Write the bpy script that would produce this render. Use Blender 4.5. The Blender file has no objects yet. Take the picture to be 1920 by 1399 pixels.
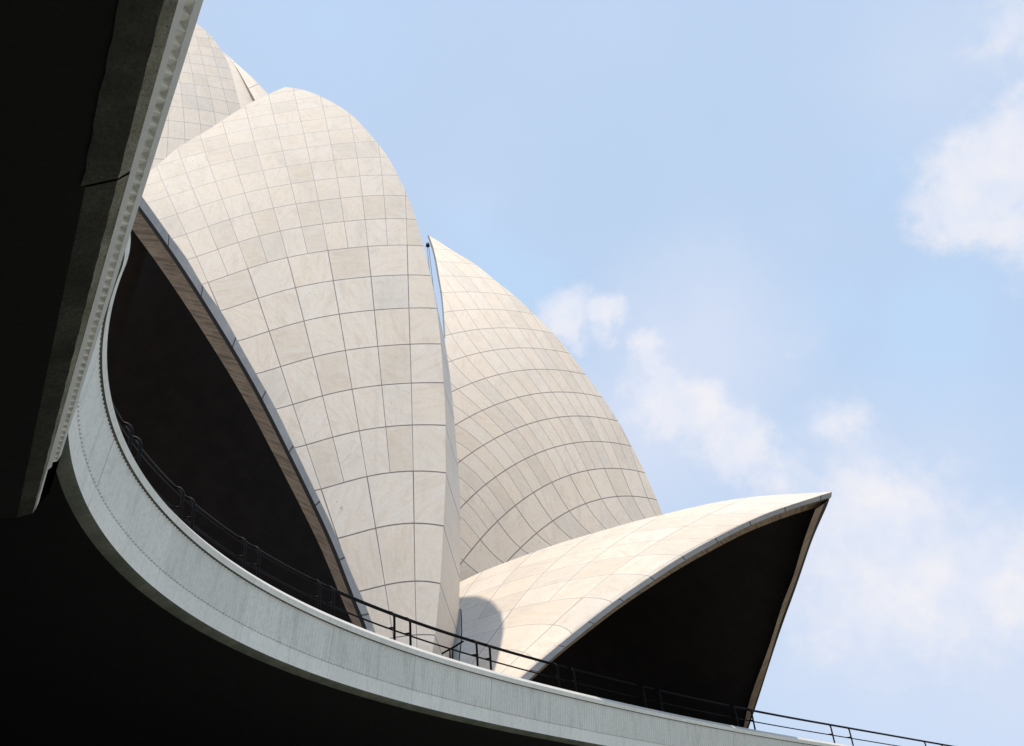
import bpy, bmesh, math, random
import numpy as np
random.seed(7); np.random.seed(7)
scene = bpy.context.scene
col = scene.collection

# ------------------------------------------------------------------ camera
PITCH, ROLL, FOC = 33.0, 5.0, 1800.0          # focal length in photo pixels (photo 1920 x 1399)
CAM = np.array([0.0, 0.0, 1.6])
_a, _r = math.radians(PITCH), math.radians(ROLL)
FWD = np.array([0, math.cos(_a), math.sin(_a)])
_R0 = np.array([1.0, 0, 0]); _U0 = np.array([0, -math.sin(_a), math.cos(_a)])
RGT = math.cos(_r)*_R0 - math.sin(_r)*_U0
UPV = math.sin(_r)*_R0 + math.cos(_r)*_U0
cam_data = bpy.data.cameras.new("camera")
cam = bpy.data.objects.new("camera", cam_data); col.objects.link(cam)
from mathutils import Matrix
cam.matrix_world = Matrix(((RGT[0], UPV[0], -FWD[0], CAM[0]), (RGT[1], UPV[1], -FWD[1], CAM[1]),
                           (RGT[2], UPV[2], -FWD[2], CAM[2]), (0, 0, 0, 1)))
cam_data.sensor_width = 36.0; cam_data.sensor_fit = 'HORIZONTAL'
cam_data.lens = FOC/1920*36; cam_data.clip_start = 0.05; cam_data.clip_end = 5000
scene.camera = cam

def ray(p):
    p = np.asarray(p, float); p = p.reshape(-1, 2)
    return FWD + ((p[:, 0]-960)/FOC)[:, None]*RGT - ((p[:, 1]-699.5)/FOC)[:, None]*UPV
def azel(p):
    d = ray(p); h = np.hypot(d[:, 0], d[:, 1])
    return np.arctan2(d[:, 0], d[:, 1]), np.arctan2(d[:, 2], h)
def at(p, D):                                    # point of a sight line at horizontal distance D
    d = ray(p); h = np.hypot(d[:, 0], d[:, 1])
    return CAM + d/h[:, None]*np.broadcast_to(np.asarray(D, float), (len(d),))[:, None]
def at_z(p, z):                                  # point of a sight line at height z above the eye
    d = ray(p); return CAM + d*(z/d[:, 2])[:, None]
def px_of(w):
    q = np.asarray(w, float).reshape(-1, 3)-CAM
    c = q@FWD
    return np.c_[960+FOC*(q@RGT)/c, 699.5-FOC*(q@UPV)/c]

# ------------------------------------------------------------------ light and sky
SUN_TO = np.array([-0.137, -0.27, 1.0]); SUN_TO /= np.linalg.norm(SUN_TO)
SUN_EL = math.asin(SUN_TO[2]); SUN_AZ = math.atan2(SUN_TO[0], SUN_TO[1])
sl = bpy.data.lights.new("sun", 'SUN'); sl.energy = 2.4; sl.angle = math.radians(0.8); sl.color = (1.0, 0.88, 0.73)
so = bpy.data.objects.new("sun", sl); col.objects.link(so)
from mathutils import Vector
so.rotation_euler = Vector(SUN_TO).to_track_quat('Z', 'Y').to_euler()
so.location = (0, 0, 80)
scene.view_settings.view_transform = 'Standard'; scene.view_settings.look = 'None'
scene.view_settings.gamma = 1; scene.view_settings.use_curve_mapping = False
scene.view_settings.exposure = 0.63
SKY_STRENGTH = 0.117

class NT:
    def __init__(s, tree): s.t = tree; s.n = tree.nodes; s.l = tree.links
    def new(s, typ, **kw):
        n = s.n.new(typ)
        for k, v in kw.items(): setattr(n, k, v)
        return n
    def put(s, sock, v):
        if isinstance(v, bpy.types.NodeSocket): s.l.new(v, sock)
        elif v is not None: sock.default_value = v
    def math(s, op, a, b=None, c=None, clamp=False):
        n = s.new('ShaderNodeMath', operation=op, use_clamp=clamp)
        for i, v in enumerate((a, b, c)):
            if v is not None: s.put(n.inputs[i], v)
        return n.outputs[0]
    def vmath(s, op, a, b=None, out=0):
        n = s.new('ShaderNodeVectorMath', operation=op)
        s.put(n.inputs[0], a)
        if b is not None: s.put(n.inputs[1], b)
        return n.outputs[out]
    def mix(s, f, a, b, mode='MIX'):
        n = s.new('ShaderNodeMix', data_type='RGBA', blend_type=mode)
        s.put(n.inputs[0], f)
        s.put(n.inputs[6], a if isinstance(a, bpy.types.NodeSocket) else (*a, 1))
        s.put(n.inputs[7], b if isinstance(b, bpy.types.NodeSocket) else (*b, 1))
        return n.outputs[2]
    def smooth(s, v, a, b, lo=0.0, hi=1.0):
        n = s.new('ShaderNodeMapRange', interpolation_type='SMOOTHSTEP')
        s.put(n.inputs[0], v); n.inputs[1].default_value = a; n.inputs[2].default_value = b
        n.inputs[3].default_value = lo; n.inputs[4].default_value = hi
        return n.outputs[0]
    def noise(s, vec, scale, detail=4.0, rough=0.55, dist=0.0, dim='3D'):
        n = s.new('ShaderNodeTexNoise', noise_dimensions=dim)
        if vec is not None: s.put(n.inputs['Vector'], vec)
        n.inputs['Scale'].default_value = scale; n.inputs['Detail'].default_value = detail
        n.inputs['Roughness'].default_value = rough; n.inputs['Distortion'].default_value = dist
        return n.outputs[0]

world = bpy.data.worlds.new("World"); scene.world = world; world.use_nodes = True
def build_sky():
    N = NT(world.node_tree); N.n.clear()
    out = N.new('ShaderNodeOutputWorld'); bg = N.new('ShaderNodeBackground')
    N.l.new(bg.outputs[0], out.inputs[0]); bg.inputs[1].default_value = SKY_STRENGTH
    sky = N.new('ShaderNodeTexSky', sky_type='NISHITA'); sky.sun_disc = False
    sky.sun_elevation = SUN_EL; sky.sun_rotation = SUN_AZ % (2*math.pi)
    sky.air_density = 1.0; sky.dust_density = 3.0; sky.ozone_density = 1.0; sky.altitude = 200
    tc = N.new('ShaderNodeTexCoord'); d = N.vmath('NORMALIZE', tc.outputs['Generated'])
    warp = N.new('ShaderNodeTexNoise'); warp.inputs['Scale'].default_value = 16; warp.inputs['Detail'].default_value = 6
    warp.inputs['Roughness'].default_value = 0.6
    N.l.new(d, warp.inputs['Vector'])
    wv = N.vmath('SUBTRACT', warp.outputs['Color'], (0.5, 0.5, 0.5))
    sc = N.new('ShaderNodeVectorMath', operation='SCALE'); N.l.new(wv, sc.inputs[0]); sc.inputs[3].default_value = 0.085
    dw = N.vmath('ADD', d, sc.outputs[0])
    def field(blobs):
        m = None
        for (u, v, r, w) in blobs:
            c = ray((u, v))[0]; c = c/np.linalg.norm(c)
            k = N.vmath('DISTANCE', dw, tuple(c), out=1)
            f = N.math('MULTIPLY_ADD', k, -w/(r/FOC), w)
            m = f if m is None else N.math('SMOOTH_MAX', m, f, 0.25)
        return m
    cumulus = [(1850, 330, 130, 1.0), (1800, 395, 100, .9), (1905, 290, 110, 1.0), (1900, 430, 100, .7), (1895, 60, 90, .45), (1905, 185, 60, .5),
               (1070, 588, 72, .9), (1140, 592, 50, .8), (1225, 668, 60, .85), (1235, 745, 95, .95), (1310, 772, 90, 1.0),
               (1385, 830, 95, .85), (1455, 890, 80, .5), (1590, 805, 75, .5), (1650, 955, 150, .75), (1715, 1090, 200, .65), (1560, 1060, 130, .45),
               (1870, 1085, 150, .7), (1488, 640, 22, .35), (1560, 1180, 120, .3)]
    f = field(cumulus)
    fine = N.noise(d, 55, 6, 0.6)
    f = N.math('ADD', f, N.math('MULTIPLY_ADD', fine, 0.45, -0.22))
    cm = N.smooth(f, -0.02, 0.62)
    veil = field([(1310, 640, 280, 1.1), (1200, 820, 270, 1.0), (1650, 1120, 460, 1.2), (1850, 1250, 350, 1.0), (900, 380, 160, .35), (1500, 430, 120, .3), (1150, 60, 160, .2), (1750, 120, 260, .5)])
    soft = N.noise(d, 5, 5, 0.5)
    veil = N.smooth(N.math('ADD', veil, N.math('MULTIPLY_ADD', soft, 0.5, -0.2)), 0.0, 1.1)
    # haze: thin pale layer over the blue, then clouds
    base = N.mix(HAZE_F, sky.outputs[0], HAZE_C)
    base = N.mix(N.math('MULTIPLY', veil, 0.8), base, VEIL_C)
    clear = N.smooth(field([(965, 520, 150, 1.0), (870, 430, 110, .8), (1750, 620, 190, .9), (1580, 580, 120, .6), (620, 60, 260, .5), (1650, 330, 120, .5)]), 0.0, 0.9)
    base = N.mix(N.math('MULTIPLY', clear, 0.26), base, CLEAR_C)
    grey = N.smooth(field([(1130, 330, 260, 1.0), (1350, 200, 220, .7)]), 0.0, 1.0)
    base = N.mix(N.math('MULTIPLY', grey, 0.45), base, GREY_C)
    c2 = N.mix(N.smooth(N.noise(d, 22, 5, .55), .3, .7), CLOUD_LO, CLOUD_HI)
    fin = N.mix(N.math('MULTIPLY', cm, 0.82), base, c2)
    N.l.new(fin, bg.inputs[0])
HAZE_F, HAZE_C, VEIL_C = 0.84, (3.15, 4.0, 5.25), (3.8, 4.2, 5.1)
CLEAR_C, GREY_C = (2.8, 4.35, 6.0), (2.75, 3.6, 4.75)
CLOUD_LO, CLOUD_HI = (4.3, 4.55, 5.25), (5.2, 5.05, 5.15)
build_sky()

# ------------------------------------------------------------------ object helpers
def tag(o, label=None, cat=None, group=None, kind=None):
    if label: o['label'] = label
    if cat: o['category'] = cat
    if group: o['group'] = group
    if kind: o['kind'] = kind
    return o
def empty(name, loc=(0, 0, 0)):
    o = bpy.data.objects.new(name, None); col.objects.link(o); o.location = loc; o.empty_display_size = .2
    return o
def link(name, me, parent=None):
    o = bpy.data.objects.new(name, me); col.objects.link(o)
    if parent is not None:
        o.parent = parent
        off = Vector((0, 0, 0)); p = parent
        while p is not None: off += p.location; p = p.parent
        o.location = -off
    return o
def mesh_from(name, verts, faces, mats, parent=None, uvs=None, mi=None, smooth=True):
    me = bpy.data.meshes.new(name)
    me.from_pydata([tuple(map(float, v)) for v in verts], [], faces)
    for m in (mats if isinstance(mats, (list, tuple)) else [mats]): me.materials.append(m)
    if uvs is not None:
        ul = me.uv_layers.new(name="UVMap")
        idx = np.empty(len(me.loops), np.int32); me.loops.foreach_get('vertex_index', idx)
        ul.data.foreach_set('uv', np.asarray(uvs, np.float32)[idx].ravel())
    if mi is not None: me.polygons.foreach_set('material_index', mi)
    me.polygons.foreach_set('use_smooth', [smooth]*len(me.polygons))
    me.update()
    return link(name, me, parent)
def grid_faces(n, m, base=0, flip=False):
    f = []
    for i in range(n-1):
        for j in range(m-1):
            q = (base+i*m+j, base+i*m+j+1, base+(i+1)*m+j+1, base+(i+1)*m+j)
            f.append(q[::-1] if flip else q)
    return f
def spline(pts, n, w=None):
    """natural cubic spline through points, n samples evenly by chord length"""
    p = np.asarray(pts, float)
    t = np.r_[0, np.cumsum(np.linalg.norm(np.diff(p, axis=0), axis=1))]
    k = len(p)
    h = np.diff(t)
    A = np.zeros((k, k)); b = np.zeros((k, p.shape[1])); A[0, 0] = A[-1, -1] = 1
    for i in range(1, k-1):
        A[i, i-1:i+2] = h[i-1], 2*(h[i-1]+h[i]), h[i]
        b[i] = 6*((p[i+1]-p[i])/h[i]-(p[i]-p[i-1])/h[i-1])
    M = np.linalg.solve(A, b)
    x = np.linspace(0, t[-1], n) if np.isscalar(n) else np.asarray(n)*t[-1]
    j = np.clip(np.searchsorted(t, x, 'right')-1, 0, k-2)
    dx = (x-t[j])[:, None]; dr = (t[j+1]-x)[:, None]; hj = h[j][:, None]
    return (M[j]*dr**3+M[j+1]*dx**3)/(6*hj)+(p[j]/hj-M[j]*hj/6)*dr+(p[j+1]/hj-M[j+1]*hj/6)*dx
def poly(pts, n):
    """straight polyline resampled evenly"""
    p = np.asarray(pts, float)
    t = np.r_[0, np.cumsum(np.linalg.norm(np.diff(p, axis=0), axis=1))]
    x = np.linspace(0, t[-1], n)
    return np.stack([np.interp(x, t, p[:, k]) for k in range(p.shape[1])], 1)
def fit2(px, st, deg):
    """least-squares polynomial map from photo position to joint coordinates"""
    px = np.asarray(px, float); st = np.asarray(st, float)
    c = px.mean(0); s = px.std(0)
    ex = [(i, j) for i in range(deg+1) for j in range(deg+1-i)]
    def B(q): q = (np.asarray(q, float)-c)/s; return np.stack([q[:, 0]**i*q[:, 1]**j for i, j in ex], 1)
    co = np.linalg.lstsq(B(px), st, rcond=None)[0]
    return lambda q: B(q)@co
def normals_of(G):
    """normals of an n x m x 3 grid"""
    du = np.gradient(G, axis=0); dv = np.gradient(G, axis=1)
    n = np.cross(du, dv); return n/np.maximum(np.linalg.norm(n, axis=2, keepdims=True), 1e-9)
def shell(name, G, thick, mats, parent, uv=None, toward=None):
    """a curved slab: outer face G (material 0), inner face offset by thick (material 1), closed edges"""
    n, m, _ = G.shape
    N = normals_of(G)
    ref = (CAM if toward is None else np.asarray(toward))-G
    if (N*ref).sum(2).mean() < 0: N = -N; flip = True
    else: flip = False
    I = G-N*thick
    V = np.r_[G.reshape(-1, 3), I.reshape(-1, 3)]
    f0 = grid_faces(n, m, 0, flip); f1 = grid_faces(n, m, n*m, not flip)
    e = []
    loop = [i*m for i in range(n)]+[(n-1)*m+j for j in range(1, m)]+[i*m+m-1 for i in range(n-2, -1, -1)]+[j for j in range(m-2, 0, -1)]
    k = len(loop); o = 2*n*m; la = np.array(loop)
    V = np.r_[V, V[la], V[la+n*m]]                       # own vertices, so that the edge stays crisp
    for a in range(k):
        b = (a+1) % k
        q = (o+a, o+b, o+b+k, o+a+k); e.append(q if flip else q[::-1])
    uvs = None
    if uv is not None:
        u0 = uv.reshape(-1, 2); uvs = np.r_[u0, u0, u0[la], u0[la]]
    mi = [0]*len(f0)+[1]*len(f1)+[0]*len(e)
    o = mesh_from(name, V, f0+f1+e, mats, parent, uvs, mi)
    return o
def strip(name, A, B, mat, parent, uv=None, smooth=True):
    """ruled band between two world curves of equal length"""
    n = len(A); V = np.empty((n, 2, 3)); V[:, 0] = A; V[:, 1] = B
    return mesh_from(name, V.reshape(-1, 3), grid_faces(n, 2), mat, parent, uv, smooth=smooth)

# ------------------------------------------------------------------ materials
def mat_new(name):
    m = bpy.data.materials.new(name); m.use_nodes = True
    N = NT(m.node_tree); N.n.clear()
    out = N.new('ShaderNodeOutputMaterial'); b = N.new('ShaderNodeBsdfPrincipled')
    N.l.new(b.outputs[0], out.inputs[0]); b.inputs['Roughness'].default_value = 0.75
    b.inputs['Specular IOR Level'].default_value = 0.25
    return m, N, b
def marble(name, lo=None, hi=None, width=0.024, seed=0.0, tint=0.0, joint=(0.13, 0.095, 0.085), squeeze=False, fade=None):
    """marble cladding: panels follow the UV grid; (lo, f) / (hi, f): rows beyond lo / hi use f panels per unit"""
    m, N, b = mat_new(name)
    uv = N.new('ShaderNodeUVMap', uv_map="UVMap").outputs[0]
    sep = N.new('ShaderNodeSeparateXYZ'); N.l.new(uv, sep.inputs[0])
    s, t = sep.outputs[0], sep.outputs[1]
    s0 = s
    if squeeze: s = N.math('MULTIPLY_ADD', N.math('MINIMUM', s, 0.0), .38, N.math('MAXIMUM', s, 0.0))
    s = N.math('ADD', s, 64.0); tt = N.math('ADD', t, 64.0)
    if lo or hi:
        n = 1.0
        if hi: n = N.math('MULTIPLY_ADD', N.math('GREATER_THAN', t, hi[0]), hi[1]-1.0, 1.0)
        if lo: n = N.math('MULTIPLY_ADD', N.math('LESS_THAN', t, lo[0]), lo[1]-1.0, n)
        s = N.math('MULTIPLY', s, n)
    cs, ct = N.math('FLOOR', s), N.math('FLOOR', tt)
    fs, ft = N.math('FRACT', s), N.math('FRACT', tt)
    ds = N.math('MINIMUM', fs, N.math('SUBTRACT', 1.0, fs)); dt = N.math('MINIMUM', ft, N.math('SUBTRACT', 1.0, ft))
    if squeeze: ds = N.math('MULTIPLY', ds, N.math('MULTIPLY_ADD', N.math('LESS_THAN', s0, 0.0), 1.6, 1.0))
    dmin = N.math('MINIMUM', ds, dt)
    obj = N.new('ShaderNodeTexCoord').outputs['Object']
    jw = N.math('MULTIPLY_ADD', N.noise(obj, 3.0, 3), width*.5, width*.75)
    jm = N.math('LESS_THAN', dmin, N.math('MULTIPLY', jw, 0.5))
    edge = N.smooth(dmin, 0.0, 0.12, 1.0, 0.0)
    cv = N.new('ShaderNodeCombineXYZ'); N.put(cv.inputs[0], cs); N.put(cv.inputs[1], ct); cv.inputs[2].default_value = seed
    wn = N.new('ShaderNodeTexWhiteNoise', noise_dimensions='3D'); N.l.new(cv.outputs[0], wn.inputs['Vector'])
    rs = N.new('ShaderNodeSeparateColor'); N.l.new(wn.outputs['Color'], rs.inputs[0])
    r1, r2, r3 = rs.outputs[0], rs.outputs[1], rs.outputs[2]
    # veins: per panel a rotated, stretched noise
    p2 = N.new('ShaderNodeCombineXYZ'); N.put(p2.inputs[0], fs); N.put(p2.inputs[1], ft); N.put(p2.inputs[2], N.math('MULTIPLY', r3, 50.0))
    rot = N.new('ShaderNodeVectorRotate', rotation_type='Z_AXIS'); N.l.new(p2.outputs[0], rot.inputs[0]); N.put(rot.inputs['Angle'], N.math('MULTIPLY', r2, 3.1))
    mp = N.new('ShaderNodeMapping'); mp.inputs['Scale'].default_value = (0.8, 2.7, 1); N.l.new(rot.outputs[0], mp.inputs[0])
    vein = N.noise(mp.outputs[0], 1.5, 6, 0.62, 1.6)
    cloud = N.noise(obj, 0.55, 5, 0.6)
    grain = N.noise(obj, 14.0, 5, 0.65)
    c = N.mix(N.smooth(r1, 0.0, 1.0), (0.745, 0.65, 0.54), (0.74, 0.665, 0.575))
    c = N.mix(N.math('MULTIPLY', N.math('GREATER_THAN', r2, 0.85), 0.34), c, (0.57, 0.49, 0.395))
    c = N.mix(N.math('MULTIPLY', N.math('GREATER_THAN', r3, 0.92), 0.4), c, (0.56, 0.535, 0.49))
    c = N.mix(N.math('MULTIPLY', N.smooth(vein, 0.46, 0.74), 0.36), c, (0.50, 0.405, 0.31))
    c = N.mix(N.math('MULTIPLY', N.smooth(vein, 0.5, 0.3), 0.35), c, (0.73, 0.72, 0.70))
    c = N.mix(N.math('MULTIPLY', N.smooth(cloud, 0.45, 0.75), 0.32), c, (0.52, 0.49, 0.44))
    c = N.mix(N.math('MULTIPLY', N.smooth(grain, 0.35, 0.7), 0.22), c, (0.46, 0.43, 0.39))
    mz = N.new('ShaderNodeMapping'); mz.inputs['Scale'].default_value = (2.6, 2.6, 0.22); N.l.new(obj, mz.inputs[0])
    rain = N.noise(mz.outputs[0], 1.0, 5, 0.65)
    c = N.mix(N.math('MULTIPLY', N.smooth(rain, 0.5, 0.78), 0.3), c, (0.42, 0.385, 0.34))
    # small dark weather spots on a few panels
    spot = N.noise(obj, 9.0, 2, 0.5); spot = N.math('MULTIPLY', N.smooth(spot, 0.70, 0.78), N.math('GREATER_THAN', r1, 0.72))
    c = N.mix(N.math('MULTIPLY', spot, 0.5), c, (0.25, 0.22, 0.19))
    c = N.mix(N.math('MULTIPLY', edge, 0.14), c, (0.74, 0.73, 0.72))
    js = N.smooth(t, fade[0], fade[1], 0.9, fade[2]) if fade else 0.88
    c = N.mix(N.math('MULTIPLY', jm, js), c, joint)
    N.l.new(c, b.inputs['Base Color']); b.inputs['Roughness'].default_value = 0.6
    h = N.math('ADD', N.math('MULTIPLY', jm, -1.0), N.math('ADD', N.math('MULTIPLY', grain, 0.25), N.math('MULTIPLY', r1, 0.15)))
    bp = N.new('ShaderNodeBump'); bp.inputs['Strength'].default_value = 0.25; bp.inputs['Distance'].default_value = 0.03
    N.l.new(h, bp.inputs['Height']); N.l.new(bp.outputs[0], b.inputs['Normal'])
    return m
def concrete(name, c1, c2, scale=2.0, fine=0.3, rough=0.85, streak=0.0, bump=0.3, spots=0.0, board=0.0, board_rot=0.0, cast=0.0, ribs=0.0):
    m, N, b = mat_new(name)
    obj = N.new('ShaderNodeTexCoord').outputs['Object']
    a = N.noise(obj, scale, 6, 0.6); g = N.noise(obj, scale*14, 4, 0.65)
    c = N.mix(N.smooth(a, 0.3, 0.7), c1, c2)
    dark = tuple(x*0.45 for x in c1)
    if streak:
        mp = N.new('ShaderNodeMapping'); mp.inputs['Scale'].default_value = (6, 6, 0.5); N.l.new(obj, mp.inputs[0])
        st = N.noise(mp.outputs[0], 1.0, 5, 0.6)
        c = N.mix(N.math('MULTIPLY', N.smooth(st, 0.5, 0.75), streak), c, dark)
    if board:
        uv = N.new('ShaderNodeUVMap', uv_map="UVMap").outputs[0]
        sp = N.new('ShaderNodeSeparateXYZ'); N.l.new(uv, sp.inputs[0])
        kk = N.math('MULTIPLY_ADD', sp.outputs[1], board_rot, sp.outputs[0])
        cv = N.new('ShaderNodeCombineXYZ'); N.put(cv.inputs[0], kk); N.put(cv.inputs[1], N.math('MULTIPLY', sp.outputs[1], .25))
        w = N.noise(cv.outputs[0], 2.4, 4, .7)
        c = N.mix(N.math('MULTIPLY', N.smooth(w, .42, .64), board), c, dark)
    c = N.mix(N.math('MULTIPLY', N.smooth(g, 0.35, 0.75), fine), c, dark)
    if spots:
        vo = N.new('ShaderNodeTexVoronoi'); vo.inputs['Scale'].default_value = 26; N.l.new(obj, vo.inputs['Vector'])
        c = N.mix(N.math('MULTIPLY', N.smooth(vo.outputs[0], 0.22, 0.1), spots), c, dark)
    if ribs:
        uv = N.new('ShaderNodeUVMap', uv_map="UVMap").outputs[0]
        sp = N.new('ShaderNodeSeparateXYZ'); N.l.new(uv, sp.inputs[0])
        fr = N.math('FRACT', N.math('MULTIPLY', sp.outputs[0], 1.0/ribs))          # shade in the grooves between ribs, put into the base colour
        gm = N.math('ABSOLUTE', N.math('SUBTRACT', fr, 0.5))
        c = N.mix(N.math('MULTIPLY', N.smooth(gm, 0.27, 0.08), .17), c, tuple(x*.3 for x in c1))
    if cast:
        uv = N.new('ShaderNodeUVMap', uv_map="UVMap").outputs[0]
        sp = N.new('ShaderNodeSeparateXYZ'); N.l.new(uv, sp.inputs[0])
        fr = N.math('FRACT', N.math('MULTIPLY', sp.outputs[0], 1.0/cast))
        wn = N.new('ShaderNodeTexWhiteNoise', noise_dimensions='1D'); N.put(wn.inputs['W'], N.math('FLOOR', N.math('MULTIPLY', sp.outputs[0], 1.0/cast)))
        c = N.mix(N.math('MULTIPLY', wn.outputs[0], .18), c, tuple(x*.7 for x in c1))
        c = N.mix(N.math('MULTIPLY', N.math('LESS_THAN', fr, .011/cast), .6), c, dark)
    N.l.new(c, b.inputs['Base Color']); b.inputs['Roughness'].default_value = rough
    bp = N.new('ShaderNodeBump'); bp.inputs['Strength'].default_value = bump; bp.inputs['Distance'].default_value = 0.02
    N.l.new(N.math('ADD', g, a), bp.inputs['Height']); N.l.new(bp.outputs[0], b.inputs['Normal'])
    return m
def banded(name, c1, c2, width=0.03):
    """edge stone: joints across the band at whole U"""
    m, N, b = mat_new(name)
    uv = N.new('ShaderNodeUVMap', uv_map="UVMap").outputs[0]
    sep = N.new('ShaderNodeSeparateXYZ'); N.l.new(uv, sep.inputs[0])
    u = sep.outputs[0]; fu = N.math('FRACT', N.math('ADD', u, 32.0)); d = N.math('MINIMUM', fu, N.math('SUBTRACT', 1.0, fu))
    j = N.math('LESS_THAN', d, width*.5)
    obj = N.new('ShaderNodeTexCoord').outputs['Object']
    wn = N.new('ShaderNodeTexWhiteNoise', noise_dimensions='1D'); N.put(wn.inputs['W'], N.math('FLOOR', u))
    c = N.mix(N.smooth(N.noise(obj, 3, 6, .65), .3, .7), c1, c2)
    c = N.mix(N.math('MULTIPLY', wn.outputs[0], .25), c, tuple(x*.8 for x in c1))
    c = N.mix(N.math('MULTIPLY', N.smooth(N.noise(obj, 40, 3, .6), .4, .7), .2), c, tuple(x*.5 for x in c1))
    c = N.mix(N.math('MULTIPLY', j, .85), c, (0.06, 0.055, 0.055))
    N.l.new(c, b.inputs['Base Color'])
    return m
def plain(name, c, rough=0.5, metal=0.0, spec=.25):
    m, N, b = mat_new(name); b.inputs['Base Color'].default_value = (*c, 1)
    b.inputs['Roughness'].default_value = rough; b.inputs['Metallic'].default_value = metal; b.inputs['Specular IOR Level'].default_value = spec
    return m
M_front = marble("marble_front", lo=(3.0, .5), hi=(9.0, 2.0), seed=1.0, squeeze=True, fade=(6.0, 14.0, 0.5))
M_back = marble("marble_back", lo=(-11.0, .5), seed=5.0, fade=(-9.0, -3.0, 0.55), joint=(0.2, 0.16, 0.14), width=0.035)
M_canopy = marble("marble_canopy", lo=(2.0, .5), seed=9.0, joint=(0.33, 0.28, 0.25), width=0.02)
M_inner = marble("marble_inner", seed=13.0, joint=(0.3, 0.26, 0.24), width=0.03)
M_rim = banded("edge_stone", (0.34, 0.352, 0.365), (0.43, 0.435, 0.44))
M_lining = concrete("vault_shade_lining", (0.010, 0.0075, 0.0062), (0.016, 0.012, 0.010), 1.5, .3)  # near-black base stands in for shade inside the petals; the concrete is pale
M_rib = concrete("board_marked_rib", (0.27, 0.20, 0.135), (0.35, 0.265, 0.185), 1.2, .35, board=.8, board_rot=-1.6)
M_gap = plain("shadow_gap", (0.02, 0.018, 0.016), .9)
M_fascia = concrete("pale_render", (0.765, 0.76, 0.69), (0.82, 0.815, 0.745), 1.2, .22, streak=.22, cast=2.45)
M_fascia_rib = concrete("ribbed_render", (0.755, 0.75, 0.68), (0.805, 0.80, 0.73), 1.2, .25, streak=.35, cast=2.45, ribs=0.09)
M_bevel = concrete("parapet_top", (0.60, 0.585, 0.55), (0.66, 0.645, 0.61), 3, .15)
M_lip = concrete("stained_lip_groove_shade", (0.09, 0.105, 0.075), (0.16, 0.165, 0.13), 3, .5, spots=.5)
M_soffit = concrete("soffit_painted_shade", (0.004, 0.004, 0.0035), (0.0065, 0.006, 0.0055), 1.5, .4)  # near-black base colour paints in the deep shade under the slabs
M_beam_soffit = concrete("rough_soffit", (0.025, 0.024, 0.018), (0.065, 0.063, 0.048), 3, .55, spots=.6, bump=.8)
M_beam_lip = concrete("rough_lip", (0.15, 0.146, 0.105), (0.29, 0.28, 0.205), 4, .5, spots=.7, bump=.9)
M_metal = plain("painted_steel", (0.004, 0.0037, 0.004), .42, spec=.06)
M_ground = concrete("court_paving", (0.27, 0.27, 0.24), (0.35, 0.345, 0.31), .6, .3)
M_walk = concrete("podium_paving", (0.20, 0.17, 0.15), (0.27, 0.24, 0.21), .6, .3)
M_glass = plain("pale_glazing", (0.62, 0.72, 0.80), .25)
M_black = plain("black_fitting", (0.012, 0.012, 0.013), .4)

# ------------------------------------------------------------------ ground
def plane(name, s, z, mat):
    n = 41; xs = np.linspace(-s, s, n)
    V = np.array([(x, y, z) for x in xs for y in xs])
    return mesh_from(name, V, grid_faces(n, n, 0, True), mat)
tag(plane("ground", 3000, 0.0, M_ground), kind='structure')

# ------------------------------------------------------------------ temple petals
temple = empty("lotus_temple", (0, 34, 7.4))
tag(temple, "white marble temple of overlapping petal shells above the curved balcony", "temple")

def vprofile(D0, z0, th0, th1, S, n=400):
    s = np.linspace(0, S, n); th = np.radians(th0+(th1-th0)*s/S)
    D = D0+np.r_[0, np.cumsum(np.sin(th[:-1])*np.diff(s))]; z = z0+np.r_[0, np.cumsum(np.cos(th[:-1])*np.diff(s))]
    el = np.arctan2(z, D)
    return lambda e: np.where(e < el[0], D[0], np.interp(e, el, D))
def depth_fn(prof, az_lo, el_lo, az_hi, el_hi, R):
    def f(p):
        az, el = azel(p); d = prof(el)
        c = np.radians(az_lo+(az_hi-az_lo)*(np.degrees(el)-el_lo)/(el_hi-el_lo))
        return d+0.5*(d*(az-c))**2/R
    return f
def px_loft(L, R, n, m):
    w = np.linspace(0, 1, m)[None, :, None]
    return L[:, None, :]*(1-w)+R[:, None, :]*w

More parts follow.
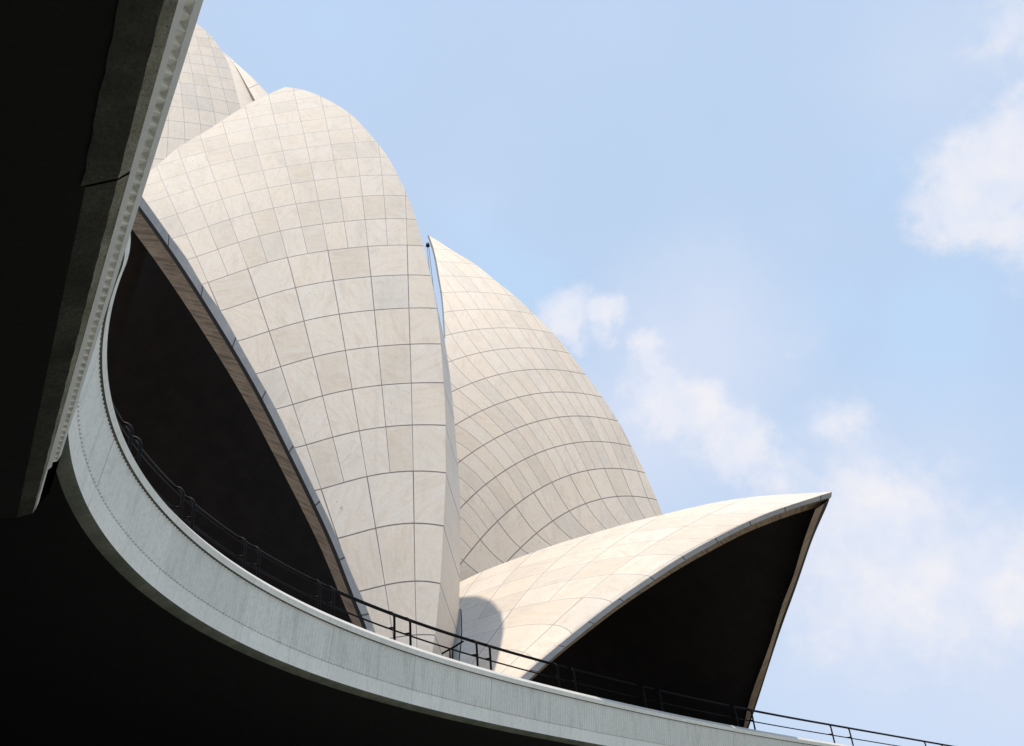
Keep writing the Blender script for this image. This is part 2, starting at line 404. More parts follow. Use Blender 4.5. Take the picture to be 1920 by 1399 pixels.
# --- front petal: joint crossings read from the photo, (joint, course) -> position
FP = [  # (N index, row, x, y)
 (0,0,780.6,1193.4),(2,0,738.6,1195.6),(0,1,778.4,1084.6),(2,1,721.6,1091.8),(0,2,775.9,982.7),(2,2,703.9,991.6),(4,2,633,1010.9),
 (0,3,774.3,887.3),(1,3,731.5,889.7),(2,3,688.6,897),(3,3,646,906.6),(4,3,603.3,920.8),
 (0,4,772.5,798.9),(1,4,723,801.5),(2,4,673.9,809),(0,5,770.9,717.5),(1,5,715.8,720.5),(2,5,660.5,728.4),
 (0,6,769.6,643.2),(1,6,708.8,646.9),(2,6,647.7,654.8),(3,6,586.2,667.7),(4,6,525.4,684.7),
 (0,7,767.2,576),(1,7,702.3,579.6),(2,7,636,587.4),(3,7,569.2,600.5),(4,7,503.3,619),
 (0,8,765.5,515),(1,8,695.4,518),(2,8,624.8,526.2),(3,8,553.6,539.9),(4,8,482.4,558.7),(5,8,411.6,582),
 (0,9,763.4,460.2),(1,9,689.7,463.8),(2,9,614.8,471.8),(3,9,539,485.5),(4,9,463.9,504.8),(5,9,389.9,530.5),
 (0,10,761.6,411.5),(1,10,684.4,413.9),(2,10,605.6,422),(3,10,525.8,436),(4,10,446.2,455.7),(5,10,368.2,482.3),
 (0,11,760.2,368),(1,11,678.6,369),(2,11,596.6,377.7),(3,11,514.3,391.8),(4,11,431,412.4),(5,11,349,439),
 (1,12,674,330.8),(2,12,588.8,339.5),(3,12,503,353.5),(4,12,417,373.8),(5,12,332.3,401.2),
 (1,13,669,296.7),(2,13,581.9,305),(3,13,493.8,319.7),(4,13,405.8,340),(5,13,317.3,367.8),
 (1,14,665,267),(2,14,575.6,275.3),(3,14,484,289),(4,14,394.5,310.5),(5,14,304,337),
 (1,15,661,239.5),(2,15,569.3,248.5),(3,15,477,263),(4,15,384.4,284.8),(5,15,293.2,312.7),
 (2,16,564,226),(3,16,470.2,241),(4,16,376.5,261.8),(4,4,575.2,835.4),(3,4,624.3,819.8),(4,5,548.7,756.6),(3,5,604.7,740.5),(4.58,5,517.3,768.7),(4.75,6,479.8,701.4),(4.9,7,444.6,639),(3.7,1,672.5,1106),(-1.63,0,814.9,1194.4),(-1.67,1,825.7,1086.8),(-1.55,2,831.7,985.4),(-1.44,3,835.8,889),(-1.27,4,835.5,800),(-1.11,5,832,717.5),(-.93,6,826.4,645.3),(-.8,7,818.9,577.2),(-.59,8,807,516.4),(-.41,9,794,461.4),(-.24,10,780,411.5),(-.05,11,764,367.5),(2,17,559,206),(3,17,462.7,221.5),(2,18,556,191),(3,18,459.5,204)]
FP = np.array(FP, float)
_uvf = fit2(FP[:, 2:], FP[:, :2], 5)
def uv_front(p):
    return _uvf(p)
D_front = depth_fn(vprofile(21.5, 21.5*math.tan(math.radians(15.5)), -4, 34, 32), -9.0, 15, -21.0, 45, 9.0)
rim_out = [(722,1262),(712,1212),(701,1177.6),(686,1137),(672.5,1106),(658.8,1075),(633,1010.9),(592,922.7),(552.5,840),(518,768.3),(480.4,701.3),
           (446,639.6),(413.5,583),(377.5,531.5),(352.4,488.6),(320,444),(289.2,400.3),(267.8,370.6),(248,343)]
top_edge = [(248,343),(270,328),(292,312.5),(330,279.5),(372,254),(415,227),(457,200),(500,178),(535,163)]
right_edge = [(802,1262),(809,1230),(814.9,1194.4),(821,1140),(825.7,1086.8),(829,1035),(831.7,985.4),(834.2,935),(835.8,889),(835.8,845),(835.5,800),(832,717.5),(826.4,645.3),
              (818.9,577.2),(807,516.4),(794,461.4),(780,411.5),(764,367.5),(746,329),(726.8,294),(704.6,264.6),(682.4,239),(659.3,216),(632,197),(600,180),(568,168.5),(535,163)]
nl = 150
Lc = np.r_[spline(rim_out, 110)[:-1], spline(top_edge, nl-109)]
Rc = spline(right_edge, nl)
# pair rows so that they follow the courses: match by fraction
PX = px_loft(Lc, Rc, nl, 70)
flat = PX.reshape(-1, 2)
Gf = at(flat, D_front(flat)).reshape(nl, 70, 3)
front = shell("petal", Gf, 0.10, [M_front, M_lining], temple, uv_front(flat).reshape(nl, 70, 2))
tag(front, "large outward petal with dark vault on its left")
# return face on the right of the front petal
E = spline([(802,1262),(809,1230),(814.9,1194.4),(825.7,1086.8),(831.7,985.4),(835.8,889),(835.5,800),(832,717.5),(826.4,645.3),(818.9,577.2),(812,540),(800,485)], 60)
F = spline([(838,1262),(847,1230),(855,1192.6),(861,1125),(862.3,1065),(863.5,1000),(861.5,910),(857,852),(845,717),(834.7,645),(820.5,577.2),(813,540),(800.8,485)], 60)
DE = D_front(E)
fo = [E*(1-w)+F*w for w in np.linspace(0, 1, 6)]
wF = np.clip((np.arange(60)[::-1])/59, 0, 1)
Gr = np.stack([at(fo[k], DE+0.02+(0.4+3.2*wF)*(k/5)**0.8) for k in range(6)], 1)
uvr = np.stack([np.c_[uv_front(E)[:, 0]*0-.3-.8*k/5, uv_front(E)[:, 1]+0.9*k/5] for k in range(6)], 1)
retf = shell("side_face", Gr, 0.12, [M_front, M_front], front, uvr)
# thick stone edge, shadow gap and board-marked rib of the opening
def opening_edge(curves, offs, parent, names, mats, n=120, ujoint=9.0, uv_len=60.0):
    prev = None
    for k, (c, o) in enumerate(zip(curves, offs)):
        p = c if len(c) == n else spline(c, n)
        w = at(p, o(p) if callable(o) else o)
        if prev is not None:
            u = np.linspace(0, 1, n)
            s_ = ujoint if mats[k-1] is M_rim else uv_len
            uv = np.stack([np.c_[u*s_, u*0], np.c_[u*s_, u*0+1]], 1).reshape(-1, 2)
            strip(names[k-1], prev, w, mats[k-1], parent, uv)
        prev = w
rim_in = [(706,1262),(697,1212),(684.6,1170),(671,1137),(630.5,1034),(583,930),(532,826.6),(478.7,723.6),(417,619),(350,512.6),(276,406),(250,371)]
rim_out_s = spline(rim_out[:-1]+[(250,346)], 120)
rim_in_s = spline(rim_in, 120)
gap_in = rim_in_s+np.array([-6.5, 3.0])
rib_in = [(672,1262),(664,1195),(654.4,1155.8),(630,1097.5),(605,1032),(572,962),(535,889),(480.4,796),(411.8,675.6),(360,583),(281.4,480),(249,434),(225,400)]
_t = np.gradient(rim_in_s, axis=0); _t /= np.linalg.norm(_t, axis=1)[:, None]
rib_in = rim_in_s+np.c_[_t[:, 1], -_t[:, 0]]*np.linspace(20, 38, 120)[:, None]
D0 = D_front(rim_out_s)
opening_edge([rim_out_s, rim_in_s, gap_in, rib_in], [D0-.01, D0+0.10, D0+0.9, D0+1.5], front,
             ["stone_edge", "shadow_gap", "ribbed_soffit"], [M_rim, M_gap, M_rib])
# far half of the front petal (its dark inside shows through the opening)
def sweep(name, rim, ridge, base, parent, mats, thick, toward, flip_uv=False):
    n, m = len(ridge), len(rim)
    w = np.linspace(0, 1, m)[None, :, None]
    G = rim[None]+(ridge-ridge[0])[:, None]*(1-w)+(base-base[0])[:, None]*w
    uv = np.stack(np.meshgrid(np.linspace(0, 7, n), np.linspace(0, 12, m), indexing='ij'), 2)
    return shell(name, G, thick, mats, parent, uv, toward)
tipw = at([(248, 343)], D_front([(248, 343)])+.25)[0]
Bw = np.array([-18.0, 33.5, 7.0]); Kw = np.array([-2.9, 34.0, 6.6])
w = np.linspace(0, 1, 40)[:, None]
bul = np.array([-1.6, 1.2, 1.5])
rimB = tipw*(1-w)+Bw*w+bul*np.sin(np.pi*w)*1.2
te = spline(top_edge, 30); ridge = at(te, D_front(te)+.35); ridge = np.r_[tipw[None], ridge[1:]]
ridge -= np.array([0, -.5, 1.5])*np.clip(np.linspace(0, 6, 30), 0, 1)[:, None]
base = Bw*(1-np.linspace(0, 1, 30)[:, None])+Kw*np.linspace(0, 1, 30)[:, None]
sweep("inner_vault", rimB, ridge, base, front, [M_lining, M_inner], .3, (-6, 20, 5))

# --- second petal (behind, right of the front petal)
BP = [(8,5,858,624.5),(7,5,882.7,619.7),(6,5,907.2,616.5),(5,5,932.5,615),(4,5,955.7,615),(3,5,979.7,616),(2,5,1002,619),(1,5,1025.4,622.6),
 (9,6,841.8,678),(8,6,866.3,670),(7,6,891,663),(6,6,913.9,658.3),(5,6,936.6,655),(4,6,960,653),(3,6,983,652.4),(2,6,1006,653.3),(1,6,1028.4,655.6),(0,6,1050.5,659),
 (0,8,1117.4,741.7),(1,8,1097,738.4),(2,8,1077.4,736),(3,8,1057.5,735),(4,8,1037.7,735.2),(5,8,1017,736.5),(6,8,997,739.3),(7,8,977.3,743.6),
 (0,9,1139.2,785.4),(1,9,1120.6,782.4),(2,9,1102.4,780.8),(3,9,1083.6,780),(4,9,1064.8,780.7),(5,9,1045.5,782.3),(6,9,1027.2,785.7),(7,9,1007,790.5),(8,9,987.9,796),(9,9,967.4,803.4),(12,9,909,832),(13,9,889,846),(14,9,867.9,861.8),
 (0,10,1160.3,832),(1,10,1144,829.7),(2,10,1127.3,828.4),(3,10,1109.3,828.2),(4,10,1092,829),(5,10,1074.3,831),(6,10,1057,834.7),(7,10,1039,839.5),(8,10,1020,845.9),(9,10,1002,852.4),(10,10,982.8,861.8),(11,10,965.3,871.8),(12,10,946,883.4),(13,10,927.7,896.3),(14,10,909,910),(15,10,890.7,926.3),(16,10,871.8,943.6),
 (0,11,1180.2,880.4),(1,11,1165.4,879),(2,11,1150,878),(3,11,1134.2,878),(4,11,1117.4,879.3),(5,11,1101.3,882.3),(6,11,1085,886),(7,11,1068.4,891),(8,11,1051,895),(9,11,1035,904.5),(10,11,1018.9,913.3),(11,11,1001.5,923.5),(12,11,983.7,933.8),(13,11,967,947.2),(14,11,950,961.5),(15,11,933.6,976.2),(16,11,917,993),(17,11,901,1010.7),(18,11,884.8,1030),(19,11,868.4,1050.9),
 (-1,12,1214.6,933.7),(1,12,1185.8,930.6),(3,12,1157,931),(5,12,1127.8,935.6),(7,12,1098,944.5),(9,12,1067.1,958.7),(11,12,1036.5,977.1),(13,12,1005.9,999.3),(14,12,990.6,1013.3),(15,12,975.6,1027.6),(17,12,946.5,1058.4),
 (1,7,1073.7,697.9),(2,7,1052.3,694.7),(3,7,1032,692.9),(4,7,1011,692.9),(5,7,988.8,693.4),(6,7,968,696.6),
 (2,4,977,585),(3,4,953.3,581.8),(4,4,928.2,580.3),(5,4,904,580.3),(6,4,878.4,581.6),(7,4,851.7,584),
 (3,3,925.5,549.5),(4,3,900.3,547.8),(5,3,874.3,547.2),(6,3,847,548),(3,2,899.4,521.2),(4,2,873.4,517.7),(5,2,845.5,517),(3,1,870.6,493.9),(4,1,842.7,491),(3,0,842,469),(4,0,817,466.8)]
BP = np.array(BP, float)
_uvb = fit2(BP[:, 2:], BP[:, :2], 5)
uv_back = lambda p: np.c_[(_uvb(p)[:, 0]+1.0), -_uvb(p)[:, 1]]
D_back = depth_fn(vprofile(36.5, 36.5*math.tan(math.radians(13)), -6, 40, 40), 4.0, 15, -2.0, 41, 11.0)
bl = [(745,1290),(752,1190),(765,1090),(780,1000),(800,880),(820,760),(832,680),(834.8,634),(833.8,616.5),(832,587.7),(828.5,549.6),(823,517),(818.4,489.6),(811,460.4),(804.6,441.9)]
br = [(1296,1290),(1278,1150),(1262,1040),(1243,965),(1231.9,938),(1209,886),(1184,836),(1158.9,790),(1129,744.3),(1098.4,702.7),(1067.8,661.8),(1037.8,625.8),(1001.6,589.6),(966,555.6),(928,525.5),(890.5,495.2),(850,470.7),(826,455),(804.6,441.9)]
PX = px_loft(spline(bl, 110), spline(br, 110), 110, 50); flat = PX.reshape(-1, 2)
Gb = at(flat, D_back(flat)).reshape(110, 50, 3)
back = shell("petal", Gb, 0.30, [M_back, M_rim], temple, uv_back(flat).reshape(110, 50, 2))
tag(back, "tall pointed petal standing behind, with diagonal joints")
e = spline(bl[7:], 50); eo = e-np.c_[np.linspace(2.2, 3.6, 50), np.zeros(50)]
u = np.linspace(0, 9, 50)
strip("stone_edge", at(e, D_back(e)-.01), at(eo, D_back(e)+.5), M_rim, back, np.stack([np.c_[u, u*0], np.c_[u, u*0+1]], 1).reshape(-1, 2))

# --- low canopy petal over the entrance, right
CP = [(0,2,1090,1121.5),(1,2,1029.4,1127.3),(2,2,964.5,1140.6),(2.5,2,930.3,1149.8),(3,2,896,1161.5),(-.5,2,1122.6,1120.4),
 (0,1,1038.4,1168.3),(1,1,986.6,1172),(2,1,932,1183),(0,0,981.8,1223.9),
 (-.5,3,1179.2,1078.6),(0,3,1144.9,1078.6),(.5,3,1106.3,1082),(1,3,1069.8,1087),(2,3,993,1104.4),(2.5,3,958,1114.2),(3,3,920,1125.8),(3.5,3,880.6,1140.5),
 (-.5,4,1231.5,1042.3),(0,4,1182.6,1045),(.5,4,1145.8,1049.8),(1,4,1112,1053),(2,4,1024.7,1071.5),(2.5,4,983,1084),(3,4,937.2,1099.2),(3.5,4,896.9,1113.8),
 (1,5,1145,1023.7),(-.5,5,1283,1010),(1.5,5,1101,1032.6),(0,5,1218,1013.5),(3,5,969.8,1064),(-1,6,1389,985),(-1,5,1335,1012),(-1,7,1439.5,962),(-.4,6,1348,984),(0,6,1280,987),(-1,8,1489.6,945),(-1,9,1537,930),(0,7,1314,966),(0,8,1385,945),(1,6,1190,1000)]
CP = np.array(CP, float)
uv_can = fit2(CP[:, 2:], CP[:, :2], 3)
c_rim = [(940,1305),(978.4,1269),(1024.7,1228.7),(1093,1173),(1158.2,1123.5),(1219.5,1081.5),(1277.8,1044),(1334.7,1012),(1388.5,985),(1439.5,962.3),(1489.6,944.8),(1536.8,929.7),(1560,922.5)]
c_low = [(818,1262),(850,1285),(885,1300),(940,1305)]
c_ridge = [(818,1115),(840,1102.5),(865,1090),(884,1081),(911,1069),(951,1053.5),(981,1042.5),(1026,1026.5),(1057.6,1016),(1119,998),(1178,981),(1243,964.8),(1300,951),(1360,939),(1420,931),(1480,926.5),(1530,924),(1560,922.5)]
nlo = 24; nr = 120
CL = np.r_[spline(c_low, nlo)[:-1], spline(c_rim, nr-nlo+1)]
CR = spline(c_ridge, nr)
def interp_az(p, tab):
    az, _ = azel(p); t = np.array(tab, float); return np.interp(np.degrees(az), t[:, 0], t[:, 1])
DL = np.r_[np.linspace(25.2, 23.0, nlo)[:-1], np.linspace(23.0, 25.3, nr-nlo+1)]
DR = interp_az(CR, [(-8, 34), (-4.6, 31.9), (1, 29.7), (6.3, 27.9), (12, 26.5), (19.1, 25.3)])
wv = np.linspace(0, 1, 50)
PX = px_loft(CL, CR, nr, 50)
DD = DL[:, None]+(DR-DL)[:, None]*(wv**1.55)[None, :]
flat = PX.reshape(-1, 2)
Gc = at(flat, DD.ravel()).reshape(nr, 50, 3)
canopy = shell("petal", Gc, 0.12, [M_canopy, M_lining], temple, uv_can(flat).reshape(nr, 50, 2), (0, 15, 40))
tag(canopy, "low canopy petal with a pointed tip over the black entrance")
c_rim_in = spline([(958,1308),(994.7,1271.6),(1029.8,1239),(1097.6,1182.4),(1160.5,1133.6),(1222,1091),(1280.4,1053.2),(1336.5,1021.3),(1389.8,993.2),(1441,971),(1490,953),(1558.7,932.3)], 120)
c_rib_in = spline([(963,1309),(998.5,1273.5),(1034,1241),(1102,1185.5),(1165,1138),(1227,1096),(1284,1059),(1336.6,1029.2),(1391.5,1007),(1443,983),(1490,966.5),(1531,953.5)], 120)
def inset(c, d, sgn):
    t_ = np.gradient(c, axis=0); t_ /= np.linalg.norm(t_, axis=1)[:, None]
    return c+sgn*np.c_[-t_[:, 1], t_[:, 0]]*np.asarray(d, float)[:, None]
c_rib_in = inset(c_rim_in, np.linspace(3.5, 11.5, 120), 1.0)
c_rib_in = np.stack([np.interp(np.linspace(0, .965, 120), np.linspace(0, 1, 120), c_rib_in[:, q]) for q in (0, 1)], 1)
c_rim_s = spline(c_rim, 120); dR = np.linspace(23.0, 25.3, 120)
opening_edge([c_rim_s, c_rim_in, c_rib_in], [dR-.01, dR+.08, dR+.55], canopy, ["stone_edge", "ribbed_soffit"], [M_rim, M_rib], ujoint=10.3)
farpx = spline([(1556.5,930),(1554.5,937),(1545,960.6),(1523.6,1008.6),(1503.3,1066.5),(1485,1120),(1467,1170),(1441,1250),(1416,1328.4),(1404,1364),(1392,1402)], 60)
Dfar = 25.42+(33.5-25.42)*np.linspace(0, 1, 60)**.85
rimF = at(farpx, Dfar)
ridge = at(CR[::-1][::4], DR[::-1][::4]+.12); ridge = np.r_[rimF[:1], ridge[1:]]; ridge -= np.array([0, -.25, .5])*np.clip(np.linspace(0, 5, len(ridge)), 0, 1)[:, None]
k = len(ridge); tt = np.linspace(0, 1, k)[:, None]
base = rimF[-1]*(1-tt)+np.array([-1.0, 37.0, 6.6])*tt
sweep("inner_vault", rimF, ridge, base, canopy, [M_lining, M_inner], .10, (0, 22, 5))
f_in = spline([(1529,954.7),(1504.7,1022.4),(1484.4,1089),(1472,1120),(1441.7,1213),(1399,1341),(1394.7,1362.6),(1380,1402)], 60)
f_out = spline([(1546,944),(1520,1008.6),(1501,1063.6),(1484,1111.6),(1462,1172),(1438,1251),(1413,1328),(1401,1364),(1389,1402)], 60)
opening_edge([farpx, f_out, f_in], [Dfar-.05, Dfar-.03, Dfar-.10], canopy, ["shadow_gap", "ribbed_soffit"], [M_gap, M_rib], n=60)

# --- inner petals, upper left
IP = [(0,0,314.6,292),(0,1,315,260),(1,1,346,262),(0,2,313.5,228),(1,2,345,231),(2,2,374,234),(1,3,343,203.7),(2,3,372,206),(3,3,400,210),
      (1,4,340,178),(2,4,369,181),(3,4,397,184.5),(4,4,425,190),(1,5,337,154),(2,5,366,157),(3,5,392,160.5),(4,5,418,165.5),(2,6,362,134.7),(3,6,387,139.5),(4,6,412,145.5),
      (2,7,358,117.5),(3,7,381,122),(4,7,407,127),(2,8,353,100),(3,8,376,104),(2,9,350,83),(3,9,371,88)]
IP = np.array(IP, float); uv_in = fit2(IP[:, 2:], IP[:, :2], 2)
D_in = depth_fn(vprofile(42, 42*math.tan(math.radians(14)), -4, 45, 120), -17.0, 20, -27.0, 50, 12.0)
il = [(735,1255),(690,1080),(630,900),(560,700),(470,560),(360,420),(300,350),(262,310),(270,230),(290,140),(318,60),(340,20)]
ir = [(800,1255),(800,1080),(795,900),(760,700),(690,560),(580,420),(500,300),(458,225),(449,194),(440,158),(432,130),(424,110),(414,92),(400,73),(384,56),(368,44),(340,20)]
PX = px_loft(spline(il, 110), spline(ir, 110), 110, 36); flat = PX.reshape(-1, 2)
inner = shell("petal", at(flat, D_in(flat)).reshape(110, 36, 3), .4, [M_inner, M_inner], temple, uv_in(flat).reshape(110, 36, 2))
tag(inner, "high inner petal rising beside the overhead walkway edge")
D_i2 = depth_fn(vprofile(45.5, 45.5*math.tan(math.radians(14)), 6, 36, 120), -14.0, 20, -20.0, 50, 9.0)
def tri_petal(name, Lp, Rp, fn, parent, label=None, uvs=(2.2, 9), mat=M_inner, toward=None):
    PX = px_loft(spline(Lp, 120), spline(Rp, 120), 120, 16); flat = PX.reshape(-1, 2)
    uv = np.stack(np.meshgrid(np.linspace(0, uvs[1]*2.4, 120), np.linspace(0, uvs[0], 16), indexing='ij')[::-1], 2)
    o = shell(name, at(flat, fn(flat)).reshape(120, 16, 3), .3, [mat, mat], parent, uv, toward)
    if label: tag(o, label)
    return o
second = tri_petal("petal", [(742,1250),(725,900),(700,600),(600,420),(520,265),(476,184),(462,159),(446,131),(430,109.5),(412,93)], [(800,1250),(812,900),(815,600),(720,420),(600,270),(499,173),(480,153),(462,135.5),(446,121.5),(432,109),(422,100.5),(412,93)], D_i2, temple, "narrow sunlit sliver of a farther petal behind the inner petal")
def D_side(p):
    p = np.asarray(p, float).reshape(-1, 2)
    return D_i2(p)+.15
side = tri_petal("side_face", [(735,1250),(690,900),(600,600),(520,420),(460,265),(430,184),(424,150),(417,120),(411,95)], [(744,1250),(728,900),(703,600),(603,420),(523,265),(478,184),(463.5,159),(447,132),(431,111),(413,94.5)],
                 lambda p: D_i2(p)+np.clip((450-np.asarray(p)[:, 0])/55, -2, 1.2)*-.9+.25, second, uvs=(1.0, 1.0))

# ------------------------------------------------------------------ curved balcony edge
H_TOP, H_F = 6.0, 1.08
edge_px = np.array([(1570,1392.6),(1407.5,1365),(1140,1310),(997.6,1272.5),(857,1236.4),(764,1205.5),(692,1178),(568.6,1126.6),(500,1083.7),(411.8,1027),(360,984),(329.4,953.3),(298.6,919),(257.4,861),(236.8,816),(218,765),(207.6,717),(204,672),(206,617),(212.8,572.7),(223,528),(236.8,480)], float)
P = at_z(edge_px, H_TOP)[:, :2]
t = np.r_[0, np.cumsum(np.linalg.norm(np.diff(P, axis=0), axis=1))]; t /= t[-1]
cx = np.polynomial.Polynomial.fit(t, P[:, 0], 6); cy = np.polynomial.Polynomial.fit(t, P[:, 1], 6)
tt = np.linspace(0, 1, 400); C = np.c_[cx(tt), cy(tt)]
d0 = C[0]-C[3]; d0 /= np.linalg.norm(d0); d1 = C[-1]-C[-4]; d1 /= np.linalg.norm(d1)
def turn_end(p, d):
    out = []; a = math.atan2(d[1], d[0]); p = np.array(p); 
    for k in range(60):
        a -= math.radians(2.6) if k < 42 else 0
        p = p+np.array([math.cos(a), math.sin(a)])*(.09 if k < 42 else .5); out.append(p.copy())
    return out
C = np.r_[[C[0]+d0*s for s in np.linspace(24, .2, 60)], C, turn_end(C[-1], d1)]
L = np.r_[0, np.cumsum(np.linalg.norm(np.diff(C, axis=0), axis=1))]
RIB = 0.09
nrib = int(L[-1]/RIB); s_f = np.linspace(0, L[-1], nrib*2+1)
path = np.c_[np.interp(s_f, L, C[:, 0]), np.interp(s_f, L, C[:, 1])]
# smooth tangent, outward = away from the open court (left of travel towards the viewer is the court)
T = np.gradient(path, axis=0)
ker = np.ones(9)/9
T = np.c_[np.convolve(np.pad(T[:, 0], 4, 'edge'), ker, 'valid'), np.convolve(np.pad(T[:, 1], 4, 'edge'), ker, 'valid')]
T /= np.linalg.norm(T, axis=1)[:, None]
OUT = np.c_[T[:, 1], -T[:, 0]]                     # right of travel
if (OUT[nrib] * (path[nrib]-np.array([8.0, 12.0]))).sum() < 0: OUT = -OUT
Z0 = CAM[2]+H_TOP
LEAN = 0.19
def ring(off, dz, extra=None, sel=slice(None)):
    o = np.full(len(path), off) if extra is None else off+extra
    return np.c_[path+OUT*o[:, None], np.full(len(path), Z0+dz)][sel]
balcony = empty("curved_balcony", (-4, 14, Z0-1))
tag(balcony, "pale curved balcony edge with a ribbed band, sweeping below the petals", "balcony")
z1, z2 = -0.17, -0.82
def multi(name, rings, mat, parent, smooth=False, uu=None):
    n = len(rings[0]); V = np.stack(rings, 0).reshape(-1, 3)
    u = np.r_[0, np.cumsum(np.linalg.norm(np.diff(rings[0], axis=0), axis=1))] if uu is None else uu
    uv = np.concatenate([np.c_[u, np.full(n, float(k))] for k in range(len(rings))])
    return mesh_from(name, V, grid_faces(len(rings), n), mat, parent, uv, smooth=smooth)
multi("parapet_top", [ring(.55, -.002), ring(.075, 0.0), ring(0.0, -.085)], M_bevel, balcony)
multi("cap_band", [ring(0.0, -.085), ring(LEAN*.17, z1)], M_fascia, balcony, uu=s_f)
multi("groove", [ring(LEAN*.17, z1), ring(LEAN*.17+.05, z1-.004)], M_lip, balcony)  # cap underside in the dark lip colour, painting the shade of the groove
tri = np.tile([0.0, 0.036], nrib+1)[:len(path)]
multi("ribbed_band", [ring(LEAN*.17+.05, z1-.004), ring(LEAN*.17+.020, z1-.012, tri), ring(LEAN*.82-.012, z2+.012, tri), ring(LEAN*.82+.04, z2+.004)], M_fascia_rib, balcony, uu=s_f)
multi("lower_band", [ring(LEAN*.82+.04, z2+.004), ring(LEAN*.82+.012, z2), ring(LEAN*H_F, -H_F)], M_fascia, balcony, uu=s_f)
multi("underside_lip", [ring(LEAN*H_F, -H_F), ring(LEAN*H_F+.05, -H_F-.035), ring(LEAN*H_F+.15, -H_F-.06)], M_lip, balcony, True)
# slab: walking surface above and dark soffit below, out to a far outline
far = [(-40, -12), (-46, 30), (-30, 64), (20, 66)]
def slab(name, offs, z, mat, up):
    sel = np.arange(0, len(path), 8); 
    inn = path[sel]+OUT[sel]*offs
    ptsl = [tuple(p)+(z,) for p in inn]+[(x, y, z) for x, y in far]
    bm = bmesh.new(); vs = [bm.verts.new(p) for p in ptsl]; es = [bm.edges.new((vs[i], vs[(i+1) % len(vs)])) for i in range(len(vs))]
    bmesh.ops.triangle_fill(bm, edges=es, use_beauty=True)
    bmesh.ops.recalc_face_normals(bm, faces=bm.faces[:])
    for f in bm.faces:
        if (f.normal.z > 0) != up: f.normal_flip()
    me = bpy.data.meshes.new(name); bm.to_mesh(me); bm.free(); me.materials.append(mat)
    return link(name, me, balcony)
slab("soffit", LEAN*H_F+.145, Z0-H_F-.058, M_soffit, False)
slab("walkway_floor", .54, Z0-.10, M_walk, True)
# unseen wall added far under the slab to block light from the horizon
wl = [(path[-1][0]+2, path[-1][1]-14)]+[(-39, -11), (-45, 30), (-29.5, 63), (19.5, 65)]
wv_, wf_ = [], []
for i, (x, y) in enumerate(wl): wv_ += [(x, y, 0), (x, y, Z0-H_F-.055)]
for i in range(len(wl)-1): wf_.append((2*i, 2*i+2, 2*i+3, 2*i+1))
bw = mesh_from("light_block_wall", wv_, wf_, M_soffit, None, smooth=False)
tag(bw, "unseen dark wall added far back under the balcony to block horizon light", "wall")

# ------------------------------------------------------------------ railing on the balcony edge
def tube_mesh(name, curve, r, mat, parent, sides=8, closed=False):
    c = np.asarray(curve, float); n = len(c)
    tg = np.gradient(c, axis=0); tg /= np.linalg.norm(tg, axis=1)[:, None]
    up = np.array([0, 0, 1.0]); V = []
    ref = None
    for i in range(n):
        a = np.cross(tg[i], up) if ref is None else ref-tg[i]*np.dot(ref, tg[i])
        if np.linalg.norm(a) < 1e-4: a = np.cross(tg[i], (1, 0, 0))
        a /= np.linalg.norm(a); ref = a; b = np.cross(tg[i], a)
        for k in range(sides):
            th = 2*math.pi*k/sides; V.append(c[i]+r*(math.cos(th)*a+math.sin(th)*b))
    F_ = []
    for i in range(n-1):
        for k in range(sides):
            F_.append((i*sides+k, i*sides+(k+1) % sides, (i+1)*sides+(k+1) % sides, (i+1)*sides+k))
    F_.append(tuple(range(sides))[::-1]); F_.append(tuple((n-1)*sides+k for k in range(sides)))
    return mesh_from(name, V, F_, mat, parent)
railing = empty("railing", (-4, 14, Z0))
tag(railing, "black tubular railing with paired posts along the balcony edge", "railing")
RZ, MZ, PO, RO = 0.67, 0.345, .22, .37
sel = np.arange(0, len(path), 4)
tube_mesh("top_rail", ring(RO, RZ)[sel], .034, M_metal, railing)
tube_mesh("mid_rail", ring(RO, MZ)[sel], .018, M_metal, railing)
pxp = px_of(ring(PO, .4))
front_mask = ((ring(PO, .4)-CAM)@FWD) > 1.0
def idx_at(x):
    d_ = np.abs(pxp[:, 0]-x)+np.where(front_mask, 0, 1e6)+np.where(pxp[:, 1] < 700, 1e5, 0)
    return int(np.argmin(d_))
for x in (245, 261, 341.5, 362, 460, 484, 599, 624, 740, 768, 893, 919, 1047, 1077, 1208, 1238, 1379, 1411, 1560, 1595, 1737, 1770):
    i = idx_at(x)
    p0 = np.r_[path[i]+OUT[i]*PO, Z0-.1]; o3 = np.r_[OUT[i], 0.0]; r = RO-PO
    c = [p0, p0+(0, 0, .5*(RZ)), p0+(0, 0, .1+RZ-r)]
    for a in np.linspace(0, math.pi/2, 8)[1:]:
        c.append(p0+np.array([0, 0, .1+RZ-r])+o3*r*(1-math.cos(a))+np.array([0, 0, r*math.sin(a)]))
    tube_mesh("post", c, .025, M_metal, railing)
    # short bracket carrying the mid rail
    q = p0+np.array([0, 0, .1+MZ-.02]); tube_mesh("bracket", [q, q+o3*r*.6+np.array([0, 0, .015]), q+o3*r+np.array([0, 0, .02])], .02, M_metal, railing)

